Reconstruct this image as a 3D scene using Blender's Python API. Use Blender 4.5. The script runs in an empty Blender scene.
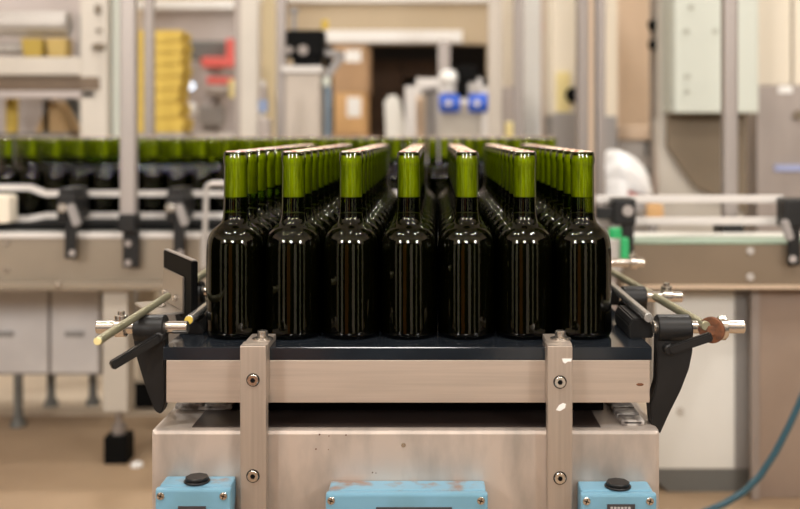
import bpy, bmesh, math, random
from mathutils import Vector, Matrix
random.seed(4)
C = bpy.context.scene.collection
CAMZ, F, VX, VY = 1.05, 985.0, 434.0, 133.0
def X(px, Y): return (px - VX) / F * Y
def Z(py, Y): return CAMZ - (py - VY) / F * Y
def P(px, py, Y): return Vector((X(px, Y), Y, Z(py, Y)))

# ------------------------------------------------------------------ materials
def newmat(name):
    m = bpy.data.materials.new(name); m.use_nodes = True
    nt = m.node_tree; return m, nt, nt.nodes['Principled BSDF']
def mat(name, col, rough=.5, metal=0., var=0., scale=20., stretch=(1,1,1), col2=None, bump=0., spec=.5, thr=None, detail=4):
    m, nt, b = newmat(name)
    b.inputs['Base Color'].default_value = (*col, 1); b.inputs['Roughness'].default_value = rough
    b.inputs['Metallic'].default_value = metal; b.inputs['Specular IOR Level'].default_value = spec
    if var or col2:
        tc = nt.nodes.new('ShaderNodeTexCoord'); mp = nt.nodes.new('ShaderNodeMapping'); mp.inputs['Scale'].default_value = stretch
        n = nt.nodes.new('ShaderNodeTexNoise'); n.inputs['Scale'].default_value = scale; n.inputs['Detail'].default_value = detail
        r = nt.nodes.new('ShaderNodeValToRGB')
        lo, hi = thr or (.35, .65)
        r.color_ramp.elements[0].position = lo; r.color_ramp.elements[1].position = hi
        c2 = col2 or tuple(c * (1 - var) for c in col)
        r.color_ramp.elements[0].color = (*c2, 1); r.color_ramp.elements[1].color = (*col, 1)
        nt.links.new(tc.outputs['Object'], mp.inputs[0]); nt.links.new(mp.outputs[0], n.inputs['Vector'])
        nt.links.new(n.outputs['Fac'], r.inputs[0]); nt.links.new(r.outputs[0], b.inputs['Base Color'])
        if bump:
            bp = nt.nodes.new('ShaderNodeBump'); bp.inputs['Strength'].default_value = bump; bp.inputs['Distance'].default_value = .002
            nt.links.new(n.outputs['Fac'], bp.inputs['Height']); nt.links.new(bp.outputs[0], b.inputs['Normal'])
    return m
def emis(name, col, s):
    m, nt, b = newmat(name); b.inputs['Base Color'].default_value = (*col, 1)
    b.inputs['Emission Color'].default_value = (*col, 1); b.inputs['Emission Strength'].default_value = s; return m
def glassmat(name, tint, ior=1.5, rough=.006, edge=None):
    m = bpy.data.materials.new(name); m.use_nodes = True; nt = m.node_tree; nt.nodes.clear()
    o = nt.nodes.new('ShaderNodeOutputMaterial'); mx = nt.nodes.new('ShaderNodeMixShader')
    t = nt.nodes.new('ShaderNodeBsdfTransparent'); t.inputs[0].default_value = (*tint, 1)
    g = nt.nodes.new('ShaderNodeBsdfGlossy'); g.inputs['Roughness'].default_value = rough
    fr = nt.nodes.new('ShaderNodeFresnel'); fr.inputs[0].default_value = ior
    ge = nt.nodes.new('ShaderNodeNewGeometry'); s = nt.nodes.new('ShaderNodeMath'); s.operation = 'SUBTRACT'; s.inputs[0].default_value = 1
    mu = nt.nodes.new('ShaderNodeMath'); mu.operation = 'MULTIPLY'
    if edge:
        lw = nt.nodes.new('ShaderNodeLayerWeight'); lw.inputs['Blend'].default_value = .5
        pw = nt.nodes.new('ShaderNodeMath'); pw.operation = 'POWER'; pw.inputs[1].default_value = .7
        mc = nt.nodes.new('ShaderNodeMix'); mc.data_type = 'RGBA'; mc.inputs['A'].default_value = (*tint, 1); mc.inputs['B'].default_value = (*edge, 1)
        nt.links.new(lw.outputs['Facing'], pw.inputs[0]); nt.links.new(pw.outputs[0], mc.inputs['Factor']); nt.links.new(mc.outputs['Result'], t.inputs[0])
    nt.links.new(ge.outputs['Backfacing'], s.inputs[1]); nt.links.new(s.outputs[0], mu.inputs[0]); nt.links.new(fr.outputs[0], mu.inputs[1])
    mi = nt.nodes.new('ShaderNodeMath'); mi.operation = 'MINIMUM'; mi.inputs[1].default_value = .38
    nt.links.new(mu.outputs[0], mi.inputs[0]); nt.links.new(mi.outputs[0], mx.inputs[0]); nt.links.new(t.outputs[0], mx.inputs[1]); nt.links.new(g.outputs[0], mx.inputs[2])
    nt.links.new(mx.outputs[0], o.inputs[0]); return m

M = {}
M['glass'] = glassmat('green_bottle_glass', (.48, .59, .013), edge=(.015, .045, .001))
M['wine'] = mat('dark_red_wine', (.004, .002, .0015), .5, spec=.05)
M['cork'] = mat('cork', (.86, .76, .42), .8, var=.5, scale=260, stretch=(1, 1, .12), thr=(.30, .60))
M['corktop'] = mat('cork_top', (.74, .60, .45), .7, col2=(.42, .20, .13), scale=90, thr=(.38, .52))
M['steel'] = mat('brushed_steel', (.58, .485, .41), .42, .55, var=.12, scale=5, stretch=(1, 6, 40), detail=10)
M['steel_v'] = mat('brushed_steel_strap', (.49, .41, .345), .42, .55, var=.12, scale=5, stretch=(40, 6, 1), detail=10)
M['steel_box'] = mat('stained_steel', (.66, .57, .505), .40, .5, col2=(.44, .39, .35), scale=8, stretch=(2.2, 1, .8), thr=(.36, .60), detail=14)
M['chrome'] = mat('chromed_steel', (.66, .61, .55), .18, .9)
M['brass'] = mat('dull_zinc_rod', (.38, .36, .24), .38, .6, var=.2, scale=30)
M['rod'] = mat('grey_steel_rod', (.55, .54, .52), .25, .8)
M['rust'] = mat('rusty_steel', (.20, .075, .030), .7, .2, col2=(.10, .04, .02), scale=120)
M['plate'] = mat('dark_blue_plate', (.016, .020, .026), .10, 0, var=.3, scale=14)
M['black'] = mat('black_plastic', (.012, .0115, .0115), .42, spec=.35, var=.3, scale=30)
M['blackm'] = mat('matt_black', (.005, .005, .005), .6, spec=.06)
M['blue'] = mat('sky_blue_enamel', (.19, .41, .57), .38, col2=(.17, .36, .48), scale=14, thr=(.30, .5))
M['bluedirt'] = mat('worn_blue_enamel', (.20, .41, .56), .42, col2=(.26, .19, .16), scale=26, stretch=(1,1,1), thr=(.36, .50))
M['labeld'] = mat('dark_label', (.05, .045, .05), .5)
M['labelg'] = mat('light_grey_print', (.5, .5, .5), .5)
M['white'] = mat('white_paint', (.88, .87, .85), .5)
M['alu'] = mat('aluminium', (.55, .52, .49), .4, .45)
M['alug'] = mat('grey_aluminium', (.30, .265, .245), .42, .35)
M['rail'] = mat('white_guide_rail', (.66, .63, .60), .35)
M['side'] = mat('conveyor_side_steel', (.31, .26, .20), .45, .4, var=.12, scale=4)
M['sider'] = mat('conveyor_side_bronze', (.235, .18, .125), .45, .35, var=.12, scale=4)
M['belt'] = mat('dark_belt', (.012, .012, .012), .9, spec=.1)
M['postg'] = mat('slim_post_paint', (.36, .325, .305), .4, .3)
M['cream'] = mat('cream_paint', (.80, .68, .50), .7, var=.05, scale=2)
M['creamw'] = mat('pale_cream_paint', (.76, .69, .57), .6)
M['framew'] = mat('cream_frame', (.62, .57, .50), .45, var=.06, scale=5)
M['wallgrey'] = mat('pinkish_grey_panel', (.52, .46, .44), .6, var=.1, scale=2)
M['tan'] = mat('tan_board', (.68, .52, .38), .7, var=.1, scale=2)
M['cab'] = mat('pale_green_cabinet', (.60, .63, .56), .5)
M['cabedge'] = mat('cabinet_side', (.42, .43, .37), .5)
M['brownu'] = mat('brown_shadow_and_knob', (.17, .13, .085), .6)
M['beige'] = mat('beige_panel', (.50, .46, .40), .6, var=.05, scale=3)
M['greyst'] = mat('grey_stainless', (.36, .31, .28), .42, .3, var=.12, scale=3, stretch=(6, 1, 1))
M['brst'] = mat('bronze_stainless', (.42, .33, .26), .4, .35, col2=(.30, .23, .19), scale=2.2)
M['panel'] = mat('light_grey_panel', (.78, .77, .72), .55, var=.04, scale=4)
M['panelg'] = mat('mid_grey_panel', (.33, .32, .31), .5)
M['base'] = mat('dark_grey_base', (.14, .14, .13), .6)
M['card'] = mat('cardboard', (.46, .29, .16), .8, var=.15, scale=6)
M['cardo'] = mat('orange_cardboard', (.66, .40, .18), .8, var=.12, scale=6)
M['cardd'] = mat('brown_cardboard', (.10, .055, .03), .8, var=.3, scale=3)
M['yellow'] = mat('yellow_plastic', (.66, .46, .07), .5, var=.15, scale=8)
M['yelly'] = mat('pale_yellow', (.80, .68, .32), .5)
M['red'] = mat('red_plastic', (.70, .12, .10), .5)
M['bluem'] = mat('blue_motor_paint', (.015, .10, .60), .35)
M['hoseb'] = mat('teal_hose', (.03, .095, .13), .4)
M['hoseg'] = mat('blue_grey_hose', (.14, .18, .22), .5)
M['green'] = mat('green_plastic', (.03, .42, .14), .4)
M['clear'] = mat('cloudy_film', (.88, .88, .88), .45)
M['grey'] = mat('grey_enamel', (.30, .28, .27), .5)
M['cabwhite'] = mat('grey_white_door', (.78, .76, .75), .6, col2=(.60, .58, .58), scale=3, thr=(.3, .6))
M['floor'] = mat('dusty_concrete_floor', (.47, .335, .215), .55, col2=(.36, .25, .16), scale=1.6, thr=(.35, .62), detail=6)
M['wall'] = mat('plaster_wall', (.74, .64, .50), .8, var=.06, scale=1.5)
M['ceil'] = mat('ceiling_paint', (.60, .56, .50), .8)
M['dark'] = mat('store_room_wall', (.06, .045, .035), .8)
M['streakb'] = mat('brown_reflection_streak', (.42, .17, .06), .5)
M['slat'] = mat('grey_chain_plastic', (.46, .43, .40), .35, col2=(.16, .14, .13), scale=60, thr=(.42, .55))
M['tint'] = glassmat('greenish_glass_edge', (.74, .82, .77))
M['pane'] = glassmat('machine_guard_pane', (.93, .92, .91))
M['lampw'] = emis('indicator_light', (.75, .85, 1), 2.2)
M['winem'] = emis('bright_window', (1, .93, .85), 2.6)

# ------------------------------------------------------------------ mesh helpers
class MB:
    def __init__(s): s.bm = bmesh.new()
    def box(s, x0, x1, y0, y1, z0, z1, bev=0.):
        x0, x1 = sorted((x0, x1)); y0, y1 = sorted((y0, y1)); z0, z1 = sorted((z0, z1))
        b = bmesh.new(); bmesh.ops.create_cube(b, size=1)
        for v in b.verts:
            v.co = Vector(((x0+x1)/2 + v.co.x*(x1-x0), (y0+y1)/2 + v.co.y*(y1-y0), (z0+z1)/2 + v.co.z*(z1-z0)))
        if bev:
            bev = min(bev, .45*min(x1-x0, y1-y0, z1-z0))
            bmesh.ops.bevel(b, geom=b.edges[:], offset=bev, segments=2, affect='EDGES', profile=.6)
        s.add(b); return s
    def add(s, b, mtx=None, smooth=False):
        if mtx is not None: b.transform(mtx)
        if smooth:
            for f in b.faces: f.smooth = True
        me = bpy.data.meshes.new('t'); b.to_mesh(me); b.free(); s.bm.from_mesh(me); bpy.data.meshes.remove(me)
    def cyl(s, p0, p1, r, seg=20, r2=None, bev=0.):
        p0, p1 = Vector(p0), Vector(p1); d = p1 - p0; L = d.length
        if bev: prof = [(0, 0), (r-bev, 0), (r, bev), (r, L-bev), (r-bev, L), (0, L)]
        else: prof = [(0, 0), (r, 0), (r if r2 is None else r2, L), (0, L)]
        b = lathe_bm(prof, seg, hard=True)
        s.add(b, Matrix.Translation(p0) @ Vector((0, 0, 1)).rotation_difference(d.normalized()).to_matrix().to_4x4()); return s
    def lathe(s, prof, loc, seg=32): s.add(lathe_bm(prof, seg), Matrix.Translation(Vector(loc))); return s
    def prism(s, pts, a, b_, axis='y', bev=0.):
        # polygon in the XZ plane (axis y) or YZ plane (axis x) or XY plane (axis z)
        b = bmesh.new()
        def mk(p, t):
            return {'y': (p[0], t, p[1]), 'x': (t, p[0], p[1]), 'z': (p[0], p[1], t)}[axis]
        v0 = [b.verts.new(mk(p, a)) for p in pts]; v1 = [b.verts.new(mk(p, b_)) for p in pts]
        b.faces.new(v0); b.faces.new(v1[::-1]); n = len(pts)
        for i in range(n): b.faces.new((v0[i], v1[i], v1[(i+1) % n], v0[(i+1) % n]))
        bmesh.ops.recalc_face_normals(b, faces=b.faces[:])
        if bev: bmesh.ops.bevel(b, geom=b.edges[:], offset=bev, segments=2, affect='EDGES')
        s.add(b); return s
    def obox(s, p0, p1, w, h, bev=0.):
        # bar from p0 to p1, width w sideways, height h
        p0, p1 = Vector(p0), Vector(p1); d = p1 - p0; L = d.length; dn = d.normalized()
        up = Vector((0, 0, 1)) if abs(dn.z) < .95 else Vector((0, 1, 0))
        sx = dn.cross(up).normalized(); uz = sx.cross(dn).normalized()
        b = bmesh.new(); bmesh.ops.create_cube(b, size=1)
        for v in b.verts: v.co = Vector((v.co.x*w, v.co.y*L, v.co.z*h))
        if bev: bmesh.ops.bevel(b, geom=b.edges[:], offset=bev, segments=2, affect='EDGES')
        m = Matrix((sx, dn, uz)).transposed().to_4x4()
        s.add(b, Matrix.Translation((p0+p1)/2) @ m); return s
    def tube(s, pts, r, seg=12):
        pts = [Vector(p) for p in pts]; b = bmesh.new(); rings = []
        n0 = None
        for i, p in enumerate(pts):
            d = (pts[min(i+1, len(pts)-1)] - pts[max(i-1, 0)]).normalized()
            if n0 is None: n0 = d.orthogonal().normalized()
            n0 = (n0 - d*n0.dot(d)).normalized(); bn = d.cross(n0)
            rings.append([b.verts.new(p + (n0*math.cos(a) + bn*math.sin(a))*r) for a in [2*math.pi*k/seg for k in range(seg)]])
        for i in range(len(rings)-1):
            for k in range(seg):
                f = b.faces.new((rings[i][k], rings[i][(k+1) % seg], rings[i+1][(k+1) % seg], rings[i+1][k])); f.smooth = True
        b.faces.new(rings[0][::-1]); b.faces.new(rings[-1])
        bmesh.ops.recalc_face_normals(b, faces=b.faces[:]); s.add(b); return s
def lathe_bm(prof, seg=32, hard=False):
    b = bmesh.new(); rings = []
    for r, z in prof:
        if r < 1e-6: rings.append([b.verts.new((0, 0, z))])
        else: rings.append([b.verts.new((r*math.cos(2*math.pi*k/seg), r*math.sin(2*math.pi*k/seg), z)) for k in range(seg)])
    for i in range(len(rings)-1):
        A, B = rings[i], rings[i+1]
        for k in range(seg):
            k2 = (k+1) % seg
            if len(A) == 1 and len(B) == 1: continue
            if len(A) == 1: f = b.faces.new((A[0], B[k2], B[k]))
            elif len(B) == 1: f = b.faces.new((A[k], A[k2], B[0]))
            else: f = b.faces.new((A[k], A[k2], B[k2], B[k]))
            f.smooth = True
            if hard and abs(prof[i][1]-prof[i+1][1]) < 1e-9: f.smooth = False
    if hard:
        for i in range(1, len(rings)-1):
            A = rings[i]
            if len(A) > 1:
                for k in range(seg):
                    e = b.edges.get((A[k], A[(k+1) % seg]))
                    if e: e.smooth = False
    bmesh.ops.recalc_face_normals(b, faces=b.faces[:])
    return b
def meshobj(name, mb, m, parent=None):
    me = bpy.data.meshes.new(name); mb.bm.to_mesh(me); mb.bm.free()
    me.materials.append(m)
    o = bpy.data.objects.new(name, me); C.objects.link(o)
    if parent is not None:
        o.parent = parent
        w = Vector((0, 0, 0)); q = parent
        while q is not None: w += q.location; q = q.parent
        me.transform(Matrix.Translation(-w))
    else:
        vs = [v.co for v in me.vertices]
        c = Vector(((min(v.x for v in vs)+max(v.x for v in vs))/2, (min(v.y for v in vs)+max(v.y for v in vs))/2, min(v.z for v in vs)))
        me.transform(Matrix.Translation(-c)); o.location = c
    return o
def tag(o, label, cat, group=None):
    o['label'] = label; o['category'] = cat
    if group: o['group'] = group
    return o
def thing(name, label, cat, loc, group=None):
    o = bpy.data.objects.new(name, None); C.objects.link(o); o.location = loc; o.empty_display_size = .05
    return tag(o, label, cat, group)
def part(name, mb, m, parent, label=None):
    o = meshobj(name, mb, m, parent)
    if label: o['label'] = label
    return o
def struct(name, mb, m, parent=None):
    o = meshobj(name, mb, m, parent)
    if parent is None: o['kind'] = 'structure'
    return o
def single(name, mb, m, label, cat, group=None): return tag(meshobj(name, mb, m), label, cat, group)
def pb(x0, x1, y0, y1, Y, d, bev=.002):
    """box whose front face at distance Y spans x0..x1, y0..y1 of the picture, d deep"""
    return MB().box(X(x0, Y), X(x1, Y), Y, Y+d, Z(y1, Y), Z(y0, Y), bev)
def pbf(x0, x1, y0, Y, d, bev=.002, z0=0.):
    """the same, standing on the floor (or z0)"""
    return MB().box(X(x0, Y), X(x1, Y), Y, Y+d, z0, Z(y0, Y), bev)

# ------------------------------------------------------------------ room
WB = 8.0
RX0, RX1, RY0, CH = -4.6, 4.4, -8.0, 4.2
struct('floor', MB().box(RX0, RX1, RY0, WB+2.6, -.1, 0), M['floor'])
struct('ceiling', MB().box(RX0-.1, RX1+.1, RY0, WB+2.6, CH, CH+.1), M['ceil'])
struct('wall_left', MB().box(RX0-.1, RX0, RY0, WB+2.6, 0, CH), M['wall'])
struct('wall_right', MB().box(RX1, RX1+.1, RY0, WB+2.6, 0, CH), M['wall'])
ox0, ox1, oz = X(322, WB), X(487, WB), Z(44, WB)
wb = MB().box(RX0, ox0, WB, WB+.15, 0, CH); wb.box(ox1, RX1, WB, WB+.15, 0, CH); wb.box(ox0, ox1, WB, WB+.15, oz, CH)
struct('wall_back', wb, mat('tan_plaster_wall', (.52, .42, .29), .8, var=.06, scale=1.5))
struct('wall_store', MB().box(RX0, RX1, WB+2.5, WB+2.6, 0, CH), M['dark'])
struct('trim_1', MB().box(ox0-.1, X(462, WB), WB-.12, WB-.001, oz, oz+.10, .01), M['white'])
struct('lit_floor_sheet', MB().box(RX0+.001, RX1-.001, 3.66, 7.0, .0002, .003), mat('lit_floor_tone', (.74, .62, .48), .5, var=.12, scale=3))  # pale sheet over the floor, paints the brightly lit part
struct('trim_2', MB().box(X(255, WB), X(505, WB), WB-.06, WB-.001, Z(3, WB), Z(-6, WB), .01), M['white'])
wf = MB().box(RX0, RX1, RY0-.1, RY0, 0, CH)
struct('wall_front', wf, M['wall'])
# unseen cabinet bank added to put streaks into the bottle reflections
t = thing('reflection_bank', 'added row of dark cabinets, pale and brown doors for streaks in the bottle glass, behind the camera', 'cabinet', (0, -1.15, 0))
part('body', MB().box(-3.4, 3.4, -1.5, -.90, 0, 1.55, .01), M['blackm'], t)
for (xa, xb, mm) in ((-3.3, -2.6, 'white'), (-1.85, -1.35, 'white'), (-.95, -.40, 'streakb'), (.22, .66, 'white'), (1.25, 1.5, 'white'), (2.4, 2.9, 'white')):
    part('door', MB().box(xa, xb, -.905, -.87, .04, 1.45, .004), M[mm], t)  # doors of the added bank, only for streaks in the bottle reflections

for sx, nm in ((-3.9, 'left'), (3.3, 'right')):  # unseen cabinets added at the sides to darken the bottle reflections
    t = thing('reflection_side', 'added tall dark cabinet for darker bottle reflections, along the %s wall beside the camera, out of the frame' % nm, 'cabinet', (sx+.25, .6, 0))
    part('body', MB().box(sx, sx+.5, -.8, 2.0, 0, 2.1, .01), M['blackm'], t)
    for k in range(4): part('reflection_side_handle', MB().cyl((sx+(.52 if sx < 0 else -.02), -.5+k*.7, 1.0), (sx+(.52 if sx < 0 else -.02), -.5+k*.7, 1.25), .012, 10).box(sx+(.5 if sx < 0 else -.03), sx+(.53 if sx < 0 else 0), -.512+k*.7, -.488+k*.7, 1.11, 1.14), M['chrome'], t)
# ------------------------------------------------------------------ wine bottles
PITCH, R, H = .0862, .0425, .273
BZ = .749
prof = [(0, .012), (.026, .004), (.036, 0), (.0405, .002), (.0424, .006), (.0425, .010), (.0425, .014), (.0425, .112), (.0425, .118), (.0424, .124), (.0421, .131), (.0412, .139), (.0394, .147),
        (.0363, .154), (.0313, .160), (.0258, .1643), (.0220, .1680), (.0199, .1725), (.0188, .178), (.0181, .186), (.0176, .200),
        (.0174, .225), (.0173, .2525), (.0174, .2535), (.0180, .2550), (.0184, .2600), (.0182, .2650), (.0178, .2665), (.0177, .2700), (.0168, .2728), (.0156, .2725), (.0152, .268)]
wprof = [(0, .013), (.035, .004), (.0385, .005), (.0410, .010), (.0410, .016), (.0410, .118), (.0406, .131), (.0397, .139), (.0378, .1465), (.0346, .153), (.030, .1585), (.0246, .1625),
         (.0206, .1665), (.0184, .172), (.0172, .178), (.0168, .182), (0, .182)]
def smooth_prof(p, n=4, lo=.120, hi=.195):
    out = []
    for i in range(len(p)-1):
        out.append(p[i])
        if lo < p[i][1] < hi and 0 < i < len(p)-2:
            p0, p1, p2, p3 = p[i-1], p[i], p[i+1], p[i+2]
            if p3[0] < .001: continue
            for k in range(1, n):
                u = k/n
                out.append(tuple(.5*((2*p1[j])+(-p0[j]+p2[j])*u+(2*p0[j]-5*p1[j]+4*p2[j]-p3[j])*u*u+(-p0[j]+3*p1[j]-3*p2[j]+p3[j])*u**3) for j in (0, 1)))
    out.append(p[-1]); return out
prof = smooth_prof([(a*1.007 if b < .15 else a, b) for a, b in prof])
def make_bottle():
    t = thing('wine_bottle', '', 'bottle', (0, 0, 0))
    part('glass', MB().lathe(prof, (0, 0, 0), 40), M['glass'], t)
    part('wine', MB().lathe(wprof, (0, 0, 0), 32), M['wine'], t)
    k = part('cork', MB().lathe([(0, .206), (.0163, .206), (.0167, .2075), (.0166, .2560), (.0150, .2670), (0, .2670)], (0, 0, 0), 24), M['cork'], t)
    part('cork_top', MB().lathe([(0, .2671), (.0146, .2671), (.0148, .2725), (.0138, .2745), (0, .2752)], (0, 0, 0), 20), M['corktop'], k)
    return t
proto = make_bottle(); first = [True]
def copy_tree(o, parent=None):
    c = o.copy(); C.objects.link(c); c.parent = parent
    for ch in list(o.children): copy_tree(ch, c)
    return c
def bottle(x, y, z, label, group):
    if first[0]: o = proto; first[0] = False
    else: o = copy_tree(proto)
    o.location = (x, y, z); o.rotation_euler.z = random.uniform(0, 6.28)
    o['label'] = label; o['category'] = 'bottle'; o['group'] = group
ORD = ['first', 'second', 'third', 'fourth', 'fifth', 'sixth', 'seventh', 'eighth', 'ninth', 'tenth', 'eleventh', 'twelfth', 'thirteenth', 'fourteenth']
LANE = ['leftmost', 'second', 'third', 'middle', 'fifth', 'sixth', 'rightmost']
xc = X(409, 1.47)
YR0 = 1.47
for r in range(11):
    for c in range(7):
        jx = 0
        rowt = 'in the sharp front row' if r == 0 else 'in the %s row back' % ORD[r]
        if r == 10: rowt = 'in the last, eleventh row back'
        lane = LANE[c] + (' lane from the left' if c in (1, 2, 4, 5) else ' lane')
        bottle(xc + (c-3)*PITCH + jx, YR0 + r*(PITCH+.0002), BZ, 'corked dark green wine bottle %s, %s' % (rowt, lane), 'wine bottles in seven lanes on the dark plate')

# ------------------------------------------------------------------ feed table under the bottles
YF = 1.385
px0, px1 = X(163, YF), X(652, YF)
t = thing('bottle_table', 'dark blue-black slick plate carrying seven lanes of wine bottles, over a steel bar', 'table', (X(407, YF), 1.9, .636))
part('top_plate', MB().box(px0, px1, YF, 2.62, BZ-.0185, BZ-.0001, .0012), M['plate'], t)
part('front_bar', MB().box(X(166, YF), X(650, YF), YF+.001, YF+.041, Z(403, YF), BZ-.0187, .0012), M['steel'], t)
part('support_frame', MB().box(X(242, 1.5), X(600, 1.5), 1.47, 2.5, .6365, .7), M['blackm'], t)
part('support_frame', MB().box(X(200, 1.5), X(615, 1.5), 1.52, 2.5, .7, BZ-.0187), M['blackm'], t)
rs = part('rust_spot', MB().lathe([(0, 0), (.006, 0), (.004, .0006), (0, .0007)], (0, 0, 0), 12), M['rust'], t)
rs.data.transform(Matrix.Translation(P(640, 384.5, YF+.0012)-t.location) @ Matrix.Rotation(math.pi/2, 4, 'X') @ Matrix.Scale(.4, 4, (0, 1, 0)) @ Matrix.Translation(t.location))

# machine body below
YB = 1.375; zt = Z(430, YB)
bx0, bx1 = X(151, YB), X(660, YB)
t = thing('conveyor_housing', 'wide stained steel machine housing under the bottle table, carrying the blue boxes', 'machine', ((bx0+bx1)/2, 1.9, 0))
part('body', MB().box(bx0, bx1, YB, 2.6, .0, zt, .006), M['steel_box'], t)
part('base_frame', MB().box(bx0-.012, bx1+.012, YB-.012, 2.61, .0, .05, .002), M['base'], t)
part('bar_shade', MB().box(X(190, YB), X(602, YB), YB+.012, 1.56, zt, zt+.0012), mat('bar_shade_tone', (.035, .025, .022), .3), t, 'dark sheet for the shade under the steel bar')  # dark sheet on the housing top stands in for shade and dark reflection
hb = MB(); hb.cyl(P(403.5, 445, YB), P(403.5, 445, YB)-Vector((0, .0012, 0)), .0032, 16); part('screw', hb, M['chrome'], t)
for (px, py, rr) in ((316, 449, .0018), (319.5, 434.5, .002), (346, 435, .0018), (328.5, 449.6, .001), (372.5, 472.5, .0016), (376, 473, .0012), (329, 436, .0012)):
    b = MB(); b.cyl(P(px, py, YB), P(px, py, YB)-Vector((0, .0004, 0)), rr*.62, 10); part('wine_stain', b, M['rust'], t, 'dark red dried droplet')
# slatted chains lying on the housing
for side, (a, b_) in (('left', (180, 236)), ('right', (608, 630))):
    m = MB(); ya = 1.47 if side == 'left' else 1.395
    x0, x1 = X(a, 1.5), X(b_, 1.5)
    n = 34
    for i in range(n):
        y = ya + i*.034
        if side == 'left':
            m.box(x0, x0+(x1-x0)*.48, y, y+.030, zt+.0015, zt+.010, .003); m.box(x0+(x1-x0)*.52, x1, y, y+.030, zt+.0015, zt+.010, .003)
        else: m.box(x0, x1, y, y+.030, zt+.0002, zt+.008, .003)
    if side == 'left': m.box(x0+.01, x1-.01, ya, ya+n*.034, zt+.0014, zt+.006)
    else: m.box(x0+.005, x1-.005, ya, ya+n*.034, zt+.0002, zt+.006)
    single('slat_chain', m, M['slat'], 'pale grey slatted conveyor chain in the gap at the %s end of the steel bar' % side, 'conveyor chain', 'slat chains in the gap')

# straps
def disc(c, r, t_, seg=24): return MB().cyl(c, Vector(c)-Vector((0, t_, 0)), r, seg, bev=min(t_*.3, r*.2))
def strap(xa, xb, label, chips, dy):
    YS = 1.355
    x0, x1 = X(xa, YS), X(xb, YS)
    t = thing('steel_strap', label, 'bracket', ((x0+x1)/2, YS+.01, .38), 'vertical steel straps')
    m = MB().box(x0, x1, YS, YB-.0002, .38, Z(346, YS), .0012)
    m.box(x0, x1, YB-.001, YF, Z(400, YS), Z(346, YS), .0)
    part('strap_bar', m, M['steel_v'], t)
    part('top_tab', MB().box(x0+.002, x1+.001, YS+.012, YF+.050, BZ, Z(346, YS)+.0006, .001), M['steel_v'], t)
    for py in (380+dy, 476+dy):
        c = P((xa+xb)/2, py, YS)
        b = part('bolt', disc(c, .0092, .0006), M['blackm'], t)
        part('washer', disc(c-Vector((0, .0006, 0)), .0078, .002), M['chrome'], b)
        part('socket', disc(c-Vector((0, .0026, 0)), .0036, .0004, 6), M['blackm'], b)
    c = Vector(((x0+x1)/2+.006, YF+.012, Z(346, YS)+.0006))
    b = part('top_bolt', MB().cyl(c+Vector((0,0,.003)), c+Vector((0, 0, .0125)), .0078, 6, bev=.0012), M['chrome'], t)
    part('washer', MB().cyl(c, c+Vector((0, 0, .0016)), .0150, 28).cyl(c+Vector((0,0,.0016)), c+Vector((0, 0, .003)), .0115, 28), M['chrome'], b)
    for pts in chips:
        part('paint_chip', MB().prism([(X(a, YS), Z(b_, YS)) for a, b_ in pts], YS-.0004, YS), M['white'], t, 'small white flake')
strap(240, 266, 'brushed steel strap left of centre, bolted over the dark plate', [], 0)
strap(547.5, 572.5, 'brushed steel strap right of centre with two white paint flakes', [[(562, 358.5), (572, 358.5), (571, 361.5), (568, 361.5), (565, 363.5), (563, 362)], [(556, 410), (559, 405), (563, 403), (566, 404), (565, 408), (560, 411)]], 2)

# blue boxes
def bluebox(xa, xb, py, label, cap, lab, mt, name='control_box'):
    YBk = YB-.0003; Yf = 1.324; zt_ = Z(py, YBk)
    x0, x1 = X(xa, Yf), X(xb, Yf)
    t = thing(name, label, 'control box', ((x0+x1)/2, (YBk+Yf)/2, zt_-.12), 'blue boxes on the machine housing')
    hs = part('housing', MB().box(x0+.002, x1-.002, Yf+.012, YBk, zt_-.12, zt_, .004), mt, t)
    part('lid', MB().box(x0, x1, Yf, Yf+.0125, zt_-.12, zt_-.0006, .0035), M['blue'], t)
    for sx in (x0+.0075, x1-.0095):
        for sz in (zt_-.010, zt_-.112):
            c = Vector((sx, Yf, sz))
            s = part('screw', disc(c, .0052, .0016), M['chrome'], t)
            r_ = MB().obox(c+Vector((-.0035, -.0018, .0012)), c+Vector((.0035, -.0018, -.0012)), .0008, .0011).obox(c+Vector((-.0012, -.0018, -.0035)), c+Vector((.0012, -.0018, .0035)), .0008, .0011)
            part('screw_slot', r_, M['blackm'], s)
    if cap:
        c = Vector((X((cap[0]+cap[1])/2, 1.35), 1.350, zt_))
        r_ = (cap[1]-cap[0])/2/F*1.35
        k = part('cable_gland', MB().cyl(c, c+Vector((0, 0, .003)), r_, 24, bev=.001).cyl(c+Vector((0, 0, .003)), c+Vector((0, 0, .0075)), r_*.9, 8, bev=.001), M['black'], t)
    if lab:
        z1 = Z(lab[2], Yf)
        k = part('nameplate', MB().box(X(lab[0], Yf), X(lab[1], Yf), Yf-.0012, Yf, z1-.03, z1, .0004), M['labeld'], t, 'dark nameplate')
        if lab[3]:
            m = MB(); w = (X(lab[1], Yf)-X(lab[0], Yf)); a = X(lab[0], Yf)+.12*w
            for i in range(6):
                m.box(a+i*.125*w, a+i*.125*w+.085*w, Yf-.0015, Yf-.0012, z1-.0060-.001*(i % 2), z1-.0035)
            part('printed_marks', m, M['labelg'], k)
bluebox(155, 230.5, 475.5, 'blue control box with black cable gland at the bottom left of the housing', (184, 210), (178, 206, 506, 0), M['bluedirt'])
bluebox(325.5, 488, 480, 'wide worn blue box in the centre between the two steel straps', None, (376, 452, 507, 0), M['bluedirt'])
bluebox(581, 657, 480.5, 'blue control box with black cable gland at the bottom right of the housing', (604.5, 631), (607, 635, 504, 1), M['blue'])

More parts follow.
